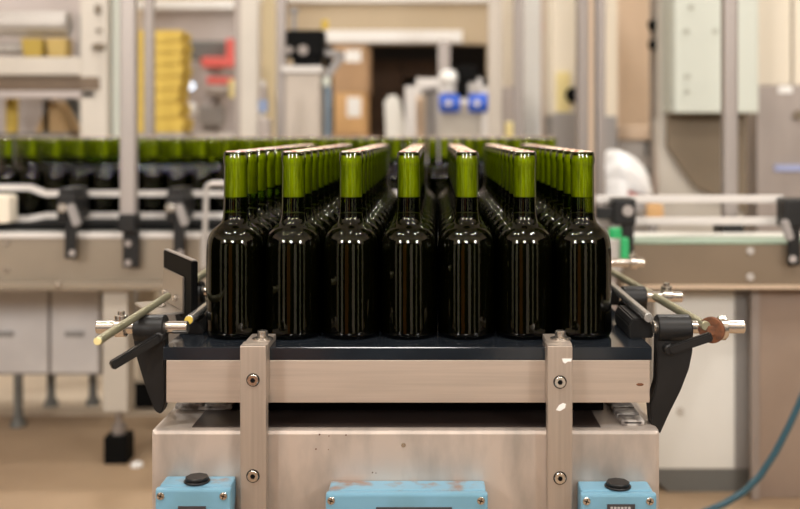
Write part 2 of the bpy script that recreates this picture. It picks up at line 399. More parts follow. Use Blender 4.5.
# ------------------------------------------------------------------ guide rods, clamps
ZS = .770
def clamp(side, Ys, xa, xb, ha, hb, label, lever, collar=None, grp='guide rail clamps beside the bottle lanes', zs=ZS, ztip=.655, poly=None):
    """cross shaft from xa (outer) to xb (inner), black arm head ha..hb, along X"""
    t = thing('rail_clamp', label, 'clamp', ((ha+hb)/2, Ys, .6362), grp)
    part('cross_shaft', MB().cyl((xa, Ys, zs), (xb, Ys, zs), .0092, 20, bev=.001), M['chrome'], t)
    inner, outer = (hb, ha)
    m = MB().cyl((ha, Ys, zs-.002), (hb, Ys, zs-.002), .0200, 28, bev=.002)
    s = 1 if side == 'r' else -1
    # arm: plate that runs down and inwards to the housing
    w = abs(hb-ha); o = outer
    if side == 'l':
        pts = [(ha, zs), (hb, zs), (hb+.006, zs-.05), (hb+.004, ztip+.004), (hb-.004, ztip), (ha+.012, zs-.085), (ha+.001, zs-.04)]
    else:
        pts = [(ha, zs), (hb, zs), (hb+.002, zs-.05), (hb-.003, zs-.075), (hb-.018, zs-.105), (ha+.004, ztip-.012), (ha-.014, ztip-.0), (ha-.012, zs-.05)]
    if poly: pts = [(X(a, Ys), Z(b, Ys)) for a, b in poly]
    m.prism(pts, Ys-.012, Ys+.014, 'y', .0015)
    part('arm', m, M['black'], t)
    if lever:
        (a, b_) = lever
        mm = MB().obox(a, b_, .012, .0125, .002); c = Vector(a)
        mm.cyl(c+Vector((0, .022, 0)), c-Vector((0, .002, 0)), .0078, 20, bev=.002)
        part('lever', mm, M['black'], t)
    if collar:
        cx = collar
        mm = MB().cyl((cx-.0085, Ys, zs), (cx+.0085, Ys, zs), .0140, 18, bev=.0015)
        mm.cyl((cx, Ys, zs+.008), (cx, Ys, zs+.018), .0095, 18, bev=.001).cyl((cx, Ys, zs+.018), (cx, Ys, zs+.024), .0055, 6, bev=.001)
        part('collar', mm, M['chrome'], t)
    return t
Y1 = 1.42
clamp('l', Y1, X(97, Y1), X(188, Y1), X(136, Y1), X(166, Y1), 'front left black clamp with long lever and chromed cross shaft', (P(158, 338, 1.40), P(111, 366, 1.36)), X(121, Y1), poly=[(136, 327), (166, 327), (167.5, 400), (163, 412), (157, 409), (148, 386), (139, 356), (136, 340)])
t = clamp('r', 1.41, X(744, 1.41), X(653, 1.41), X(656, 1.41), X(690, 1.41), 'front right black clamp with lever and rusty washer', (P(670, 350, 1.385), P(712, 336, 1.37)), None, zs=Z(327, 1.41), poly=[(656, 327), (690, 327), (690.5, 350), (687, 367), (679, 388), (668, 410), (658, 432), (650, 426), (648, 404), (655, 380)])
zr = Z(330, 1.38)
cw = P(712.5, 329.5, 1.395)
part('washer', MB().cyl(cw, cw-Vector((.004, .006, 0)), .0185, 28, bev=.001), M['rust'], t, 'round rusty washer')
part('hex_nut', MB().cyl(P(722, 328, 1.41)-Vector((.006, 0, 0)), P(722, 328, 1.41)+Vector((.006, 0, 0)), .0175, 6, bev=.001), M['chrome'], t)
cw2 = cw-Vector((.004, .006, 0))
part('hex_nut', MB().cyl(cw2, cw2-Vector((0, .003, 0)), .0075, 6, bev=.0008), M['rust'], t, 'small rusty nut')
# clamps further back
clamp('l', 1.74, -.452, -.36, X(193, 1.74)-.03, X(207, 1.74)-.006, 'black clamp behind the upright black guide plate, left side', None, None, ztip=.65)
clamp('r', 1.66, .418, .31, .316, .356, 'second black clamp on the right, chromed knob on its shaft', None, .392, zs=.774, ztip=.65)
clamp('r', 2.10, .448, .31, .316, .356, 'rearmost black clamp on the right, below the green cap', None, .425, zs=.773, ztip=.65)

def rod(name, a, b_, r, m, label, tip=None, group='round guide rods'):
    t = thing(name, label, 'guide rod', Vector(a), group)
    a, b_ = Vector(a), Vector(b_)
    part('shaft', MB().cyl(a, b_, r, 20, bev=.0008), m, t)
    if tip:
        d_ = (a-b_).normalized(); part('end_cap', MB().cyl(a+d_*.0002, a+d_*.003, r*.88, 20, bev=.0006), tip, t, 'yellow end')
    return t
rod('guide_rod', P(196, 279, 1.72), (X(196, 1.72), 2.45, Z(279, 1.72)), .0070, M['brass'], 'dull olive guide rod running on behind the upright black plate')
rod('guide_rod', P(98, 341, 1.25), P(168, 296, 1.535), .0056, M['brass'], 'dull olive metal guide rod on the far left, crossing above the chromed shaft', M['yelly'])
rod('guide_rod', (-.359, 1.443, .776), (-.359, 2.45, .776), .0068, M['rod'], 'grey steel guide rod with yellow tip beside the leftmost bottles', M['yellow'])
rod('guide_rod', P(706, 326, 1.388), P(599, 264.5, 2.1), .0066, M['brass'], 'pale brass guide rod slanting to the rusty washer on the right')
rod('guide_rod', (.308, 1.411, .785), (.308, 2.45, .785), .0068, M['rod'], 'grey steel guide rod beside the rightmost bottles')
# black blocks holding the inner rods
for (xa, xb, ya, yb, za, lab) in ((-.377, -.345, 1.475, 1.53, .7685, 'black plastic block under the yellow-tipped left rod'), (.286, .322, 1.445, 1.56, .7775, 'black plastic block under the grey right rod, nearest'), (.288, .324, 1.72, 1.80, .7775, 'black plastic block under the grey right rod, further back')):
    single('rail_block', MB().prism([(xa, BZ), (xb, BZ), (xb, za-.012), (xb-.008, za), (xa+.006, za), (xa, za-.01)], ya, yb, 'y', .002), M['black'], lab, 'support block', 'black support blocks')
# upright black guide plate with angle bracket
A = Vector((X(191.5, 1.50), 1.50, 0)); B = Vector((X(163.5, 1.65), 1.65, 0)); dn = (B-A).normalized(); nrm = Vector((dn.y, -dn.x, 0))
if nrm.y > 0: nrm = -nrm
zt2 = .8540
t = thing('guide_plate', 'upright black plate with slanting top edge behind the front left clamp', 'plate', ((A+B)/2)+Vector((0, 0, .765)))
def slab(a, b_, n, z0, z1, t0, t1):
    m = MB(); q = [a+n*t0, b_+n*t0, b_+n*t1, a+n*t1]; m.prism([(v.x, v.y) for v in q], z0, z1, 'z', .0012); return m
part('panel', slab(A-dn*.0, B, -nrm, .760, zt2, 0, .010), M['blackm'], t)
L = (B-A).length
a2 = A+dn*L*.22; b2 = B-dn*L*.06
part('lit_edge', slab(A, B, -nrm, zt2+.0001, zt2+.0022, .0004, .0096), M['alug'], t, 'paler top edge, light put into its colour')  # pale cap, the light on this edge is put into its colour
M['brk'] = mat('bracket_steel', (.44, .40, .36), .3, .8)
part('angle_bracket', slab(a2, b2, nrm, .772, .826, .0002, .0035), M['brk'], t, 'steel angle bracket')
part('bracket_foot', slab(a2, b2, nrm, .7685, .7722, .0002, .050), M['brk'], t)
for f, zz in ((.30, .788), (.82, .788)):
    c = a2.lerp(b2, f)+nrm*.0035; c.z = zz
    part('screw', MB().cyl(c, c+nrm*.006, .0058, 16, bev=.0012), M['chrome'], t)
c = a2.lerp(b2, .5)+nrm*.022; c.z = .7722
part('screw', MB().cyl(c, c+Vector((0, 0, .006)), .0085, 16, bev=.0015), M['chrome'], t)
cc = (a2.lerp(b2, .5)+nrm*.03)
part('post', MB().cyl((cc.x, cc.y, .64), (cc.x, cc.y, .7685), .009, 16), M['alug'], t)

# ------------------------------------------------------------------ cross conveyor, left
BZ2 = .760
t = thing('cross_conveyor', 'rear conveyor carrying a blurred line of bottles, grey steel side plate', 'conveyor', (-1.0, 3.4, 0))
xL, xR = -2.3, .50
YC = 3.10
part('side_plate', MB().box(xL, xR, YC, YC+.012, Z(281, YC), Z(238, YC), .002), M['side'], t)
part('edge_rail', MB().box(xL, xR, YC-.008, YC+.04, Z(238, YC), Z(232.5, YC), .002), M['rail'], t, 'bright white edge strip')
part('belt', MB().box(xL, xR, YC+.045, 3.86, BZ2-.012, BZ2, .002), M['belt'], t, 'black belt')
part('frame', MB().box(xL, xR, YC+.012, 3.84, .60, BZ2-.02), M['base'], t)
part('side_plate', MB().box(xL, xR, 3.861, 3.873, .58, BZ2, .002), M['side'], t)
part('lower_lip', MB().box(xL, xR, YC-.03, YC+.02, Z(289, YC), Z(281, YC), .003), M['side'], t)
for (px, py) in ((7, 243), (7, 270), (60, 283.5)):
    part('bolt', MB().cyl(P(px, py, YC-.0305 if py > 281 else YC), P(px, py, YC)-Vector((0, .006 if py < 281 else .036, 0)), .011, 14, bev=.002), M['chrome'], t)
for (pxc, wd, Yl, yfoot) in ((113, 25, 3.10, 467), (560, 25, 3.10, 467), (-150, 25, 3.1, 467)):
    x0, x1 = X(pxc-wd/2, Yl), X(pxc+wd/2, Yl)
    lg = part('leg', MB().box(x0, x1, Yl+.02, Yl+.10, Z(414, Yl), Z(289, Yl), .004), M['beige'], t)
    xm = (x0+x1)/2
    part('adjuster', MB().cyl((xm, Yl+.06, .07), (xm, Yl+.06, Z(412, Yl)), .012, 14).cyl((xm, Yl+.06, .085), (xm, Yl+.06, .115), .024, 6), M['alug'], lg)
    part('foot', MB().box(xm-.037, xm+.037, Yl+.02, Yl+.10, 0, .086, .004), M['blackm'], lg, 'black foot')
for pxc in (146,):
    Yl = 3.75; x0, x1 = X(pxc-9, Yl), X(pxc+9, Yl); xm = (x0+x1)/2
    lg = part('leg', MB().box(x0, x1, Yl+.0, Yl+.08, .10, .6, .004), M['creamw'], t)
    part('foot', MB().box(xm-.045, xm+.045, Yl, Yl+.09, 0, .10, .004), M['blackm'], lg, 'black foot')

def wave_rail(pts, r, m, name, parent): part(name, MB().tube(pts, r, 12), m, parent)
YRl = 3.22
t = thing('guide_fence', 'pair of pale rails in front of the blurred left bottles, kinked near the left edge', 'guide rail', (X(120, YRl), YRl, BZ2))
def flatrail(pts, h, d_):
    m = MB()
    for a, b_ in zip(pts[:-1], pts[1:]): m.obox(P(*a, YRl), P(*b_, YRl), d_*.6, (h-2)/F*YRl, .0)
    return m
part('upper_rail', flatrail([(-120, 187.5), (30, 187.5), (46, 193.5), (420, 193.5)], 8, .02), M['rail'], t)
part('lower_rail', flatrail([(-120, 219), (28, 219), (46, 215.5), (420, 215.5)], 8, .02), M['rail'], t)
single('rail_end_housing', MB().box(X(-60, 3.18), X(17, 3.18), 3.12, 3.19, Z(222, 3.18), Z(194, 3.18), .01), M['creamw'], 'cream block on the rails at the left edge of the photo', 'housing')

def rail_holder(pxc, label, Y=3.065, top=190, bot=258, knob=True, w=12):
    t = thing('rail_holder', label, 'bracket', (X(pxc, Y), Y, Z(bot, Y)), 'black rail holders on the cross conveyor')
    part('stem', MB().box(X(pxc-w*.45+4, Y), X(pxc+w*.45+4, Y), Y-.02, Y, Z(bot, Y), Z(top+24, Y), .004), M['black'], t)
    part('clamp_head', MB().box(X(pxc-w*.75, Y), X(pxc+w*.75, Y), Y-.02, Y+.11, Z(top+30, Y), Z(top+4, Y), .006).box(X(pxc-w*.6, Y), X(pxc+w*.6, Y), Y-.02, Y+.11, Z(top+4, Y), Z(top-2, Y), .004), M['black'], t)
    if knob:
        part('knob', MB().obox(P(pxc+2, top+14, Y-.045), P(pxc+10, top+36, Y-.045), .03, .022, .005), M['grey'], t, 'grey lever knob')
        part('knob_screw', MB().cyl(P(pxc-6, top+18, Y-.03), P(pxc-6, top+18, Y-.045), .014, 14, bev=.002), M['chrome'], t)
    part('bolt', MB().cyl(P(pxc+4, bot-5, Y-.02), P(pxc+4, bot-5, Y-.027), .010, 12), M['alug'], t)
rail_holder(68, 'black holder with grey lever on the rails, far left')
rail_holder(176, 'black holder with grey lever on the rails, just left of the block of bottles')
Yp = 3.04
t = thing('round_post', 'slim pale post on a black bolted bracket in front of the left conveyor', 'post', (X(126.5, Yp), Yp, Z(268, Yp)))
part('tube', MB().box(X(119, Yp), X(134.5, Yp), Yp, Yp+.045, Z(222, Yp), CH-.001, .008), M['postg'], t)
k = part('bracket', MB().box(X(119, Yp), X(135.5, Yp), Yp-.01, YC-.0005, Z(232, Yp), Z(214, Yp), .004).box(X(119.5, Yp), X(136, Yp), Yp+.035, YC-.0305, Z(269, Yp), Z(228, Yp), .004), M['black'], t)
for py in (243.5, 263): part('bolt', MB().cyl(P(128, py, Yp+.034), P(128, py, Yp+.024), .011, 14, bev=.002), M['alug'], k)
# small bent steel handle
Yh = 3.075
single('bent_rod', MB().tube([P(204, 262, Yh), P(204.5, 245, Yh), P(206, 200, Yh), P(206, 190, Yh), P(207.5, 185.5, Yh), P(212, 183.5, Yh), P(240, 183.5, Yh), P(262, 183.5, Yh), P(266, 186, Yh), P(266, 262, Yh)], .0085, 10).cyl(P(204, 268, Yh), P(204, 240, Yh), .012, 12), M['alu'], 'thin bent steel hoop standing left of the leftmost bottles', 'rod')

# bottles on the cross conveyor
leftn = [0]*5
for row, (y, off) in enumerate(((3.50, 0), (3.5755, .5), (3.651, 0), (3.7265, .5), (3.802, 0))):
    for i in range(31):
        x = X(8.2, 3.5) - 1*PITCH + (i+off)*PITCH
        if x > .455: continue
        pxc = VX + x/y*F
        if pxc < 208:
            leftn[row] += 1; n = leftn[row]
            lab = ['front', 'second', 'third', 'fourth', 'fifth'][row]
            nm = {1: 'leftmost'}.get(n, (ORD[n-1] if n <= 14 else None))
            label = 'blurred dark green bottle on the rear conveyor, %s from the left in its %s line' % (nm, lab) if n > 1 else 'blurred dark green bottle on the rear conveyor, leftmost in its %s line' % lab
        else:
            label = 'blurred dark green bottle on the rear conveyor, behind the block of seven lanes'
        bottle(x, y, BZ2+.0001, label, 'blurred bottles on the rear cross conveyor')

# cabinet under left conveyor
Yc = 3.5
t = thing('floor_cabinet', 'low grey-white cabinet on thin legs under the left conveyor', 'cabinet', (X(25, Yc), Yc+.2, 0))
zc0 = Z(376, Yc)
part('body', MB().box(X(-120, Yc), X(101, Yc), Yc+.012, Yc+.33, zc0, .58, .004), M['grey'], t)
for a, b_ in ((-38, 48.5), (51.5, 99), (-118, -41)):
    dr = part('door', MB().box(X(a, Yc), X(b_, Yc), Yc-.006, Yc+.011, zc0+.012, .575, .003), M['cabwhite'], t)
    mid = (a+b_)/2
    part('handle', MB().box(X(mid-9, Yc), X(mid+9, Yc), Yc-.018, Yc-.006, Z(336, Yc), Z(331, Yc), .002), M['panelg'], dr)
for (px, yf, dy) in ((17, 0, .02), (50, 0, .27), (-100, 0, .02), (92, 0, .29)):
    xx = X(px, Yc+dy)
    part('leg', MB().box(xx-.012, xx+.012, Yc+dy, Yc+dy+.024, .03, zc0).cyl((xx, Yc+dy+.012, 0), (xx, Yc+dy+.012, .03), .03, 16, r2=.02), M['base'], t)
# white scrap on the floor
single('paper_scrap', MB().lathe([(0, 0), (.022, .002), (.02, .010), (.008, .016), (0, .017)], (X(137, 3.1), 3.1, .0), 9), M['white'], 'small white scrap on the floor beside the black foot', 'scrap')

# ------------------------------------------------------------------ right conveyor
YQ = 2.75
t = thing('side_conveyor', 'empty conveyor on the right with brown steel side plate', 'conveyor', (1.2, YQ+.3, 0))
xa, xb = X(622, YQ), 2.6
part('side_plate', MB().box(xa, xb, YQ, YQ+.012, Z(285, YQ), Z(244, YQ), .002), M['sider'], t)
part('lower_lip', MB().box(xa, xb, YQ-.02, YQ+.02, Z(288, YQ), Z(285, YQ), .002), M['tan'], t)
part('frame', MB().box(xa, xb, YQ+.013, YQ+.32, Z(282, YQ), Z(246, YQ)), M['sider'], t)
part('bed', MB().box(xa+.01, xb, YQ+.03, YQ+.32, Z(246, YQ), Z(244, YQ)), M['panel'], t)
part('glass_edge', MB().box(xa-.01, xb, YQ-.006, YQ+.025, Z(244, YQ), Z(237, YQ), .002), M['tint'], t, 'greenish translucent edge strip')
for (px, py) in ((750, 251), (750, 277), (640, 262)):
    part('bolt', MB().cyl(P(px, py, YQ), P(px, py, YQ)-Vector((0, .006, 0)), .011, 14, bev=.002), M['alu'], t)
part('leg', MB().box(2.3, 2.38, YQ+.05, YQ+.13, 0, .6), M['creamw'], t)
part('leg', MB().box(xa+.02, xa+.08, YQ+.2, YQ+.26, 0, .63), M['greyst'], t)
YR = 2.79
t = thing('guide_fence', 'pair of straight pale rails above the empty right conveyor', 'guide rail', (X(700, YR), YR, Z(238, YR)))
part('upper_rail', MB().box(X(596, YR), X(784, YR), YR, YR+.02, Z(203, YR), Z(195.5, YR), .003), M['rail'], t)
part('lower_rail', MB().box(X(596, YR), X(786, YR), YR, YR+.02, Z(225, YR), Z(217.5, YR), .003), M['rail'], t)
YH = 2.735
t = thing('rail_holder', 'black holder with round steel screw beside the white plastic bag', 'bracket', (X(624, YH), YH, Z(262, YH)), 'black rail holders on the right conveyor')
part('clamp_head', MB().box(X(612, YH), X(635, YH), YH-.02, YH+.05, Z(225, YH), Z(198, YH), .008), M['black'], t)
part('stem', MB().box(X(621, YH), X(633, YH), YH-.015, YH+.004, Z(262, YH), Z(222, YH), .004), M['black'], t)
part('arm', MB().box(X(596, YH), X(614, YH), YH-.01, YH+.02, Z(219, YH), Z(207, YH), .004), M['black'], t)
part('screw', MB().cyl(P(628, 211, YH-.02), P(628, 211, YH-.03), .016, 18, bev=.002), M['alug'], t)
t = thing('rail_holder', 'black holder with grey lever at the right edge of the photo', 'bracket', (X(793, YH), YH, Z(265, YH)), 'black rail holders on the right conveyor')
part('clamp_head', MB().box(X(782, YH), X(812, YH), YH-.02, YH+.05, Z(228, YH), Z(198, YH), .008), M['black'], t)
part('stem', MB().box(X(787, YH), X(799, YH), YH-.015, YH+.004, Z(265, YH), Z(225, YH), .004), M['black'], t)
part('knob', MB().obox(P(784, 220, YH-.03), P(790, 240, YH-.03), .022, .02, .004), M['grey'], t, 'grey lever')
part('bolt', MB().cyl(P(793, 259, YH-.015), P(793, 259, YH-.022), .010, 12), M['alug'], t)

# green cap bottle thing near rail
Yg = 2.66
t = thing('lubricant_bottle', 'small grey bottle with green cap and clip on a slim stand, right of the bottles', 'bottle', (X(613, Yg), Yg, 0))
part('stand', MB().cyl((X(612, Yg), Yg, 0), (X(612, Yg), Yg, Z(272, Yg)), .012, 14).cyl((X(612, Yg), Yg, 0), (X(612, Yg), Yg, .012), .04, 20), M['greyst'], t)
part('body', MB().cyl((X(612, Yg), Yg, Z(272, Yg)), (X(612, Yg), Yg, Z(238, Yg)), .028, 20, bev=.004), M['alu'], t)
part('cap', MB().cyl((X(615, Yg), Yg, Z(238, Yg)), (X(615, Yg), Yg, Z(228, Yg)), .018, 16, bev=.003), M['green'], t, 'green cap')
part('clip', MB().box(X(619, Yg), X(627, Yg), Yg-.03, Yg, Z(258, Yg), Z(237, Yg), .004), M['green'], t, 'green clip')

# ------------------------------------------------------------------ right background
Ya = 4.2
t = thing('electrical_cabinet', 'tall pale green-grey cabinet with rivets hanging behind the right conveyor', 'cabinet', (X(715, Ya), Ya, 0))
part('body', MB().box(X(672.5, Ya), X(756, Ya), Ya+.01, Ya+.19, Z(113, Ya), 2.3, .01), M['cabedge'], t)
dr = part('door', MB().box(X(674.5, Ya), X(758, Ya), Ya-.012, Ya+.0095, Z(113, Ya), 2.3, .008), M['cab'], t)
for (px, py) in ((691, 7), (686, 31), (715, 31), (687, 76), (687, 91)):
    part('rivet', MB().cyl(P(px, py, Ya-.012), P(px, py, Ya-.018), .012, 12), M['cabedge'], dr)
part('pedestal', MB().box(X(658, Ya+.2), X(757, Ya), Ya+.191, Ya+.29, .0, Z(113, Ya)-.02), M['beige'], t)
part('cabinet_shadow', MB().prism([(X(676, Ya), Z(113, Ya)), (X(676, Ya), Z(148, Ya)), (X(704, Ya), Z(188, Ya)), (X(757, Ya), Z(215, Ya)), (X(757, Ya), Z(113, Ya))], Ya+.14, Ya+.1905), M['brownu'], t, 'brown shadow shape below the cabinet')  # thin sheet cut to the shape of the shadow under the cabinet
part('side_post', MB().box(X(659, Ya+.2), X(668, Ya+.2), Ya+.191, Ya+.25, Z(113, Ya)-.02, 2.3), M['beige'], t)
t = thing('clamp_post', 'grey post with two black knobs left of the pale green cabinet', 'post', (X(657, 4.9), 4.9, 0))
part('post', MB().box(X(652, 4.9), X(662, 4.9), 4.9, 4.96, 0, 2.3), M['greyst'], t)
part('knob', MB().cyl(P(649, 27, 4.87), P(664, 22, 4.87), .028, 14, bev=.005), M['blackm'], t)
part('knob', MB().cyl(P(649, 46, 4.87), P(660, 43, 4.87), .024, 14, bev=.005), M['blackm'], t)
Yd = 3.13
t = thing('round_post', 'grey post standing in front of the pale green cabinet', 'post', (X(729, Yd), Yd, 0))
part('tube', MB().box(X(724.5, Yd), X(739, Yd), Yd, Yd+.05, Z(222, Yd), CH-.001, .01), M['alug'], t)
part('bracket', MB().box(X(718, Yd), X(739, Yd), Yd-.055, Yd+.06, Z(244, Yd), Z(219, Yd), .005), M['black'], t)
Ye = 4.4
t = thing('machine_enclosure', 'tall grey steel enclosure with cream top at the right edge', 'machine', (X(800, Ye), Ye, 0))
part('lower_panel', MB().box(X(757, Ye), 2.6, Ye, Ye+.27, 0, Z(85, Ye), .008), M['greyst'], t)
part('upper_panel', MB().box(X(758, Ye), X(793, Ye), Ye+.02, Ye+.27, Z(85, Ye), 2.4, .008), M['creamw'], t, 'cream upper panel')
part('upper_panel', MB().box(X(795.5, Ye), 2.6, Ye+.02, Ye+.27, Z(85, Ye), 2.4, .008), M['creamw'], t, 'cream upper panel')
part('corner_post', MB().box(X(793, Ye), X(795.5, Ye), Ye+.03, Ye+.27, Z(85, Ye), 2.4), M['brownu'], t)
part('label_plate', MB().box(X(778, Ye), X(792, Ye), Ye-.004, Ye, Z(93, Ye), Z(86, Ye)), M['white'], t, 'small white label')
part('blue_strip', MB().box(X(774, Ye), X(812, Ye), Ye-.012, Ye, Z(171, Ye), Z(165, Ye), .002), mat('pale_blue_strip', (.33, .38, .62), .4), t, 'pale blue strip')
part('door_knob', MB().cyl(P(799, 115, Ye), P(799, 115, Ye-.03), .022, 14), M['brownu'], t)
# lower right panels
Yk = 2.88
t = thing('tall_panel_unit', 'light grey panelled unit on a dark base below the right conveyor', 'cabinet', (X(700, Yk), Yk, 0))
part('panel', MB().box(X(655, Yk), X(735, Yk), Yk, Yk+.05, Z(469, Yk), .59, .004), M['panel'], t)
part('side_panel', MB().box(X(735, Yk), X(752, Yk), Yk+.0, Yk+.05, Z(469, Yk), .59, .003), M['panelg'], t, 'mid grey side panel')
part('base', MB().prism([(X(652, Yk), Z(455, Yk)), (X(662, Yk), Z(469, Yk)), (X(751, Yk), Z(469, Yk)), (X(751, Yk), Z(492, Yk)), (X(668, Yk), Z(492, Yk)), (X(652, Yk), Z(476, Yk))][::-1], Yk+.002, Yk+.3), M['base'], t)
part('foot', MB().box(X(690, Yk), X(745, Yk), Yk+.01, Yk+.3, 0, Z(491, Yk)), M['base'], t)
part('rivet', MB().cyl(P(680, 411, Yk), P(680, 411, Yk-.004), .011, 12), M['beige'], t)
Yl = 2.68
t = thing('steel_cover', 'large bronze-toned steel cover at the lower right behind the teal hose', 'machine', (X(790, Yl), Yl, 0))
part('panel', MB().box(X(752, Yl+.15), 2.0, Yl+.15, Yl+.18, 0.0, Z(288, Yl+.15), .004), M['brst'], t)
part('corner', MB().box(X(752, Yl+.15)-.006, X(752, Yl+.15)+.018, Yl+.135, Yl+.16, 0.0, Z(288, Yl+.15), .004), M['greyst'], t)
Yt = 2.45
hp = [P(a, b_, Yt) for a, b_ in ((828, 330), (812, 372), (800, 402), (788, 428), (775, 453), (760, 476), (744, 492), (724, 504), (700, 514), (670, 526), (640, 543), (600, 552))]
single('air_hose', MB().tube([a.lerp(b_, k/4) for a, b_ in zip(hp[:-1], hp[1:]) for k in range(4)]+[hp[-1]], .0085, 14), M['hoseb'], 'dark teal hose curving down through the lower right corner', 'hose')

# white plastic bag & co behind right conveyor
Yw = 4.0
t = thing('packing_table', 'low table behind the right conveyor holding the white bag', 'table', (X(620, Yw), Yw, 0))
part('table_top', MB().box(X(607, Yw), X(652, Yw), Yw-.1, Yw+.5, Z(208, Yw), Z(202, Yw)), M['grey'], t)
for xx in (X(608, Yw), X(645, Yw)):
    for yy in (Yw-.08, Yw+.44): part('leg', MB().box(xx, xx+.03, yy, yy+.03, 0, Z(208, Yw)), M['grey'], t)
b = bmesh.new(); bmesh.ops.create_icosphere(b, subdivisions=4, radius=1)
for v in b.verts:
    n = math.sin(v.co.x*5+v.co.z*3)*.06+math.sin(v.co.y*7+v.co.z*5)*.05+math.sin(v.co.x*11-v.co.y*9)*.03
    v.co *= 1+n
    v.co = Vector((v.co.x*.125, v.co.y*.10, v.co.z*.105))
    if v.co.z < -.06: v.co.z = -.06
    v.co.x += .30*(v.co.z+.06)*-.6
    if v.co.x > .0: v.co.z -= v.co.x*.35
    v.co.z = max(v.co.z, -.1)
m = MB(); m.add(b, Matrix.Translation((X(618, Yw)+.065, Yw+.19, Z(177, Yw))), True)
m.box(X(610, Yw), X(634, Yw), Yw+.10, Yw+.22, Z(202, Yw)+.0005, Z(180, Yw), .02)
single('plastic_bag', m, M['clear'], 'crumpled bright white plastic bag right of the bottles', 'bag')
single('red_tub', MB().cyl((X(650, Yw)+.01, Yw+.43, Z(202, Yw)+.0005), (X(650, Yw)+.01, Yw+.43, Z(170, Yw)), .045, 20, bev=.005), M['red'], 'small red tub peeking out behind the white bag', 'tub')
single('orange_box', MB().box(X(640, Yw), X(656, Yw), Yw-.14, Yw-.101, Z(217, Yw), Z(202, Yw), .01).box(X(640, Yw), X(652, Yw), Yw-.101, Yw, Z(202, Yw)+.0004, Z(198, Yw), .003), M['cardo'], 'orange carton at the table edge below the white bag', 'box')
t = thing('grey_machine', 'grey and white machine unit above the white bag, before the tan board', 'machine', (X(640, 5.2), 5.2, 0))
part('body', MB().box(X(618, 5.2), X(660, 5.2), 5.2, 5.6, 0, Z(140, 5.2), .01), M['alu'], t)
part('screen', MB().box(X(645, 5.2), X(656, 5.2), 5.17, 5.2, Z(156, 5.2), Z(141, 5.2), .005), M['base'], t)
part('dark_panel', MB().box(X(640, 5.2), X(657, 5.2), 5.18, 5.2, Z(176, 5.2), Z(168, 5.2), .005), M['base'], t)
part('top_ledge', MB().box(X(616, 5.2), X(655, 5.2), 5.15, 5.6, Z(140, 5.2), Z(126, 5.2), .01), M['tan'], t, 'tan ledge')
single('tan_board', MB().box(X(615, 6.2), X(655, 6.2), 6.2, 6.25, 0, 2.05, .005), M['tan'], 'tall tan board between the cream post and the black knobs', 'board')
single('cream_post', MB().box(X(603, 5.75), X(617.5, 5.75), 5.75, 5.83, 0, 2.6, .005), M['creamw'], 'cream post immediately right of the wide aluminium profile', 'post')
single('grey_locker', MB().box(X(600, 5.0), X(617, 5.0), 5.0, 5.25, 0, Z(116, 5.0), .005), M['grey'], 'small dark grey locker right of the wide aluminium profile', 'cabinet')
Yn = 3.95
t = thing('profile_post', 'wide grooved aluminium profile post rising right of the bottles', 'post', (X(590, Yn), Yn, 0))
part('profile', MB().box(X(579, Yn), X(588.5, Yn), Yn, Yn+.1, 0, CH-.001, .004).box(X(597, Yn), X(605.5, Yn), Yn, Yn+.1, 0, CH-.001, .004).box(X(587.5, Yn), X(597.5, Yn), Yn+.03, Yn+.09, 0, CH-.001), M['alug'], t)
part('groove_cover', MB().box(X(589.1, Yn), X(594, Yn), Yn+.008, Yn+.03, 0, CH-.001), M['tan'], t, 'tan groove cover')
t = thing('cream_cabinet', 'cream cabinet with black knob just left of the wide aluminium profile', 'cabinet', (X(566, 5.6), 5.6, 0))
part('body', MB().box(X(552, 5.6), X(582, 5.6), 5.6, 6.0, Z(118, 5.6), 2.35, .01), M['creamw'], t)
part('lower_unit', MB().box(X(552, 5.6), X(590, 5.6), 5.56, 6.0, 0, Z(113, 5.6), .01), M['grey'], t, 'grey lower unit')
part('knob', MB().cyl(P(573, 95, 5.6), P(573, 95, 5.55), .045, 16, bev=.01), M['blackm'], t)
part('panel', MB().box(X(556, 5.6), X(570, 5.6), 5.585, 5.6, Z(112, 5.6), Z(72, 5.6), .004), M['yelly'], t)
t = thing('door_post', 'pinkish post with a small red lamp behind the bottles, right of the white curtain', 'post', (X(546, 6.2), 6.2, 0))
part('post', MB().box(X(540.5, 6.2), X(552, 6.2), 6.2, 6.28, 0, 2.5, .004), mat('pale_pink_paint', (.72, .58, .50), .6), t)
part('lamp', MB().cyl(P(548, 29, 6.17), P(548, 22, 6.17), .025, 14, bev=.004), M['red'], t, 'red lamp')
single('white_curtain', MB().prism([(X(524, 6)+i*(X(541, 6)-X(524, 6))/12, 6+.02*(i % 2)) for i in range(13)]+[(X(541, 6), 6.05), (X(524, 6), 6.05)], 0, 2.5, 'z'), M['white'], 'bright white pleated curtain right of the slim grey post', 'curtain')
single('slim_post', MB().box(X(514, 4.7), X(523.5, 4.7), 4.7, 4.74, 0, CH-.001, .003), M['alug'], 'slim grey post left of the white curtain', 'post')
single('white_pillar', MB().box(X(502, 6.4), X(517, 6.4), 6.4, 6.5, .0, 2.6, .005), M['creamw'], 'bright cream pillar between the two grey posts behind the bottles', 'pillar')
single('grey_bin', MB().box(X(502, 5.7), X(517, 5.7), 5.7, 5.9, 0, Z(86, 5.7), .01), M['greyst'], 'grey bin in front of the bright cream pillar', 'bin')
single('yellow_bottle', MB().cyl((X(510, 4.9), 4.9, .0), (X(510, 4.9), 4.9, 1.02), .05, 6).cyl((X(510, 4.9), 4.9, 1.0205), (X(510, 4.9), 4.9, Z(122, 4.9)), .025, 16, bev=.006), M['yelly'], 'pale yellow container on a stand between the two grey posts', 'container')
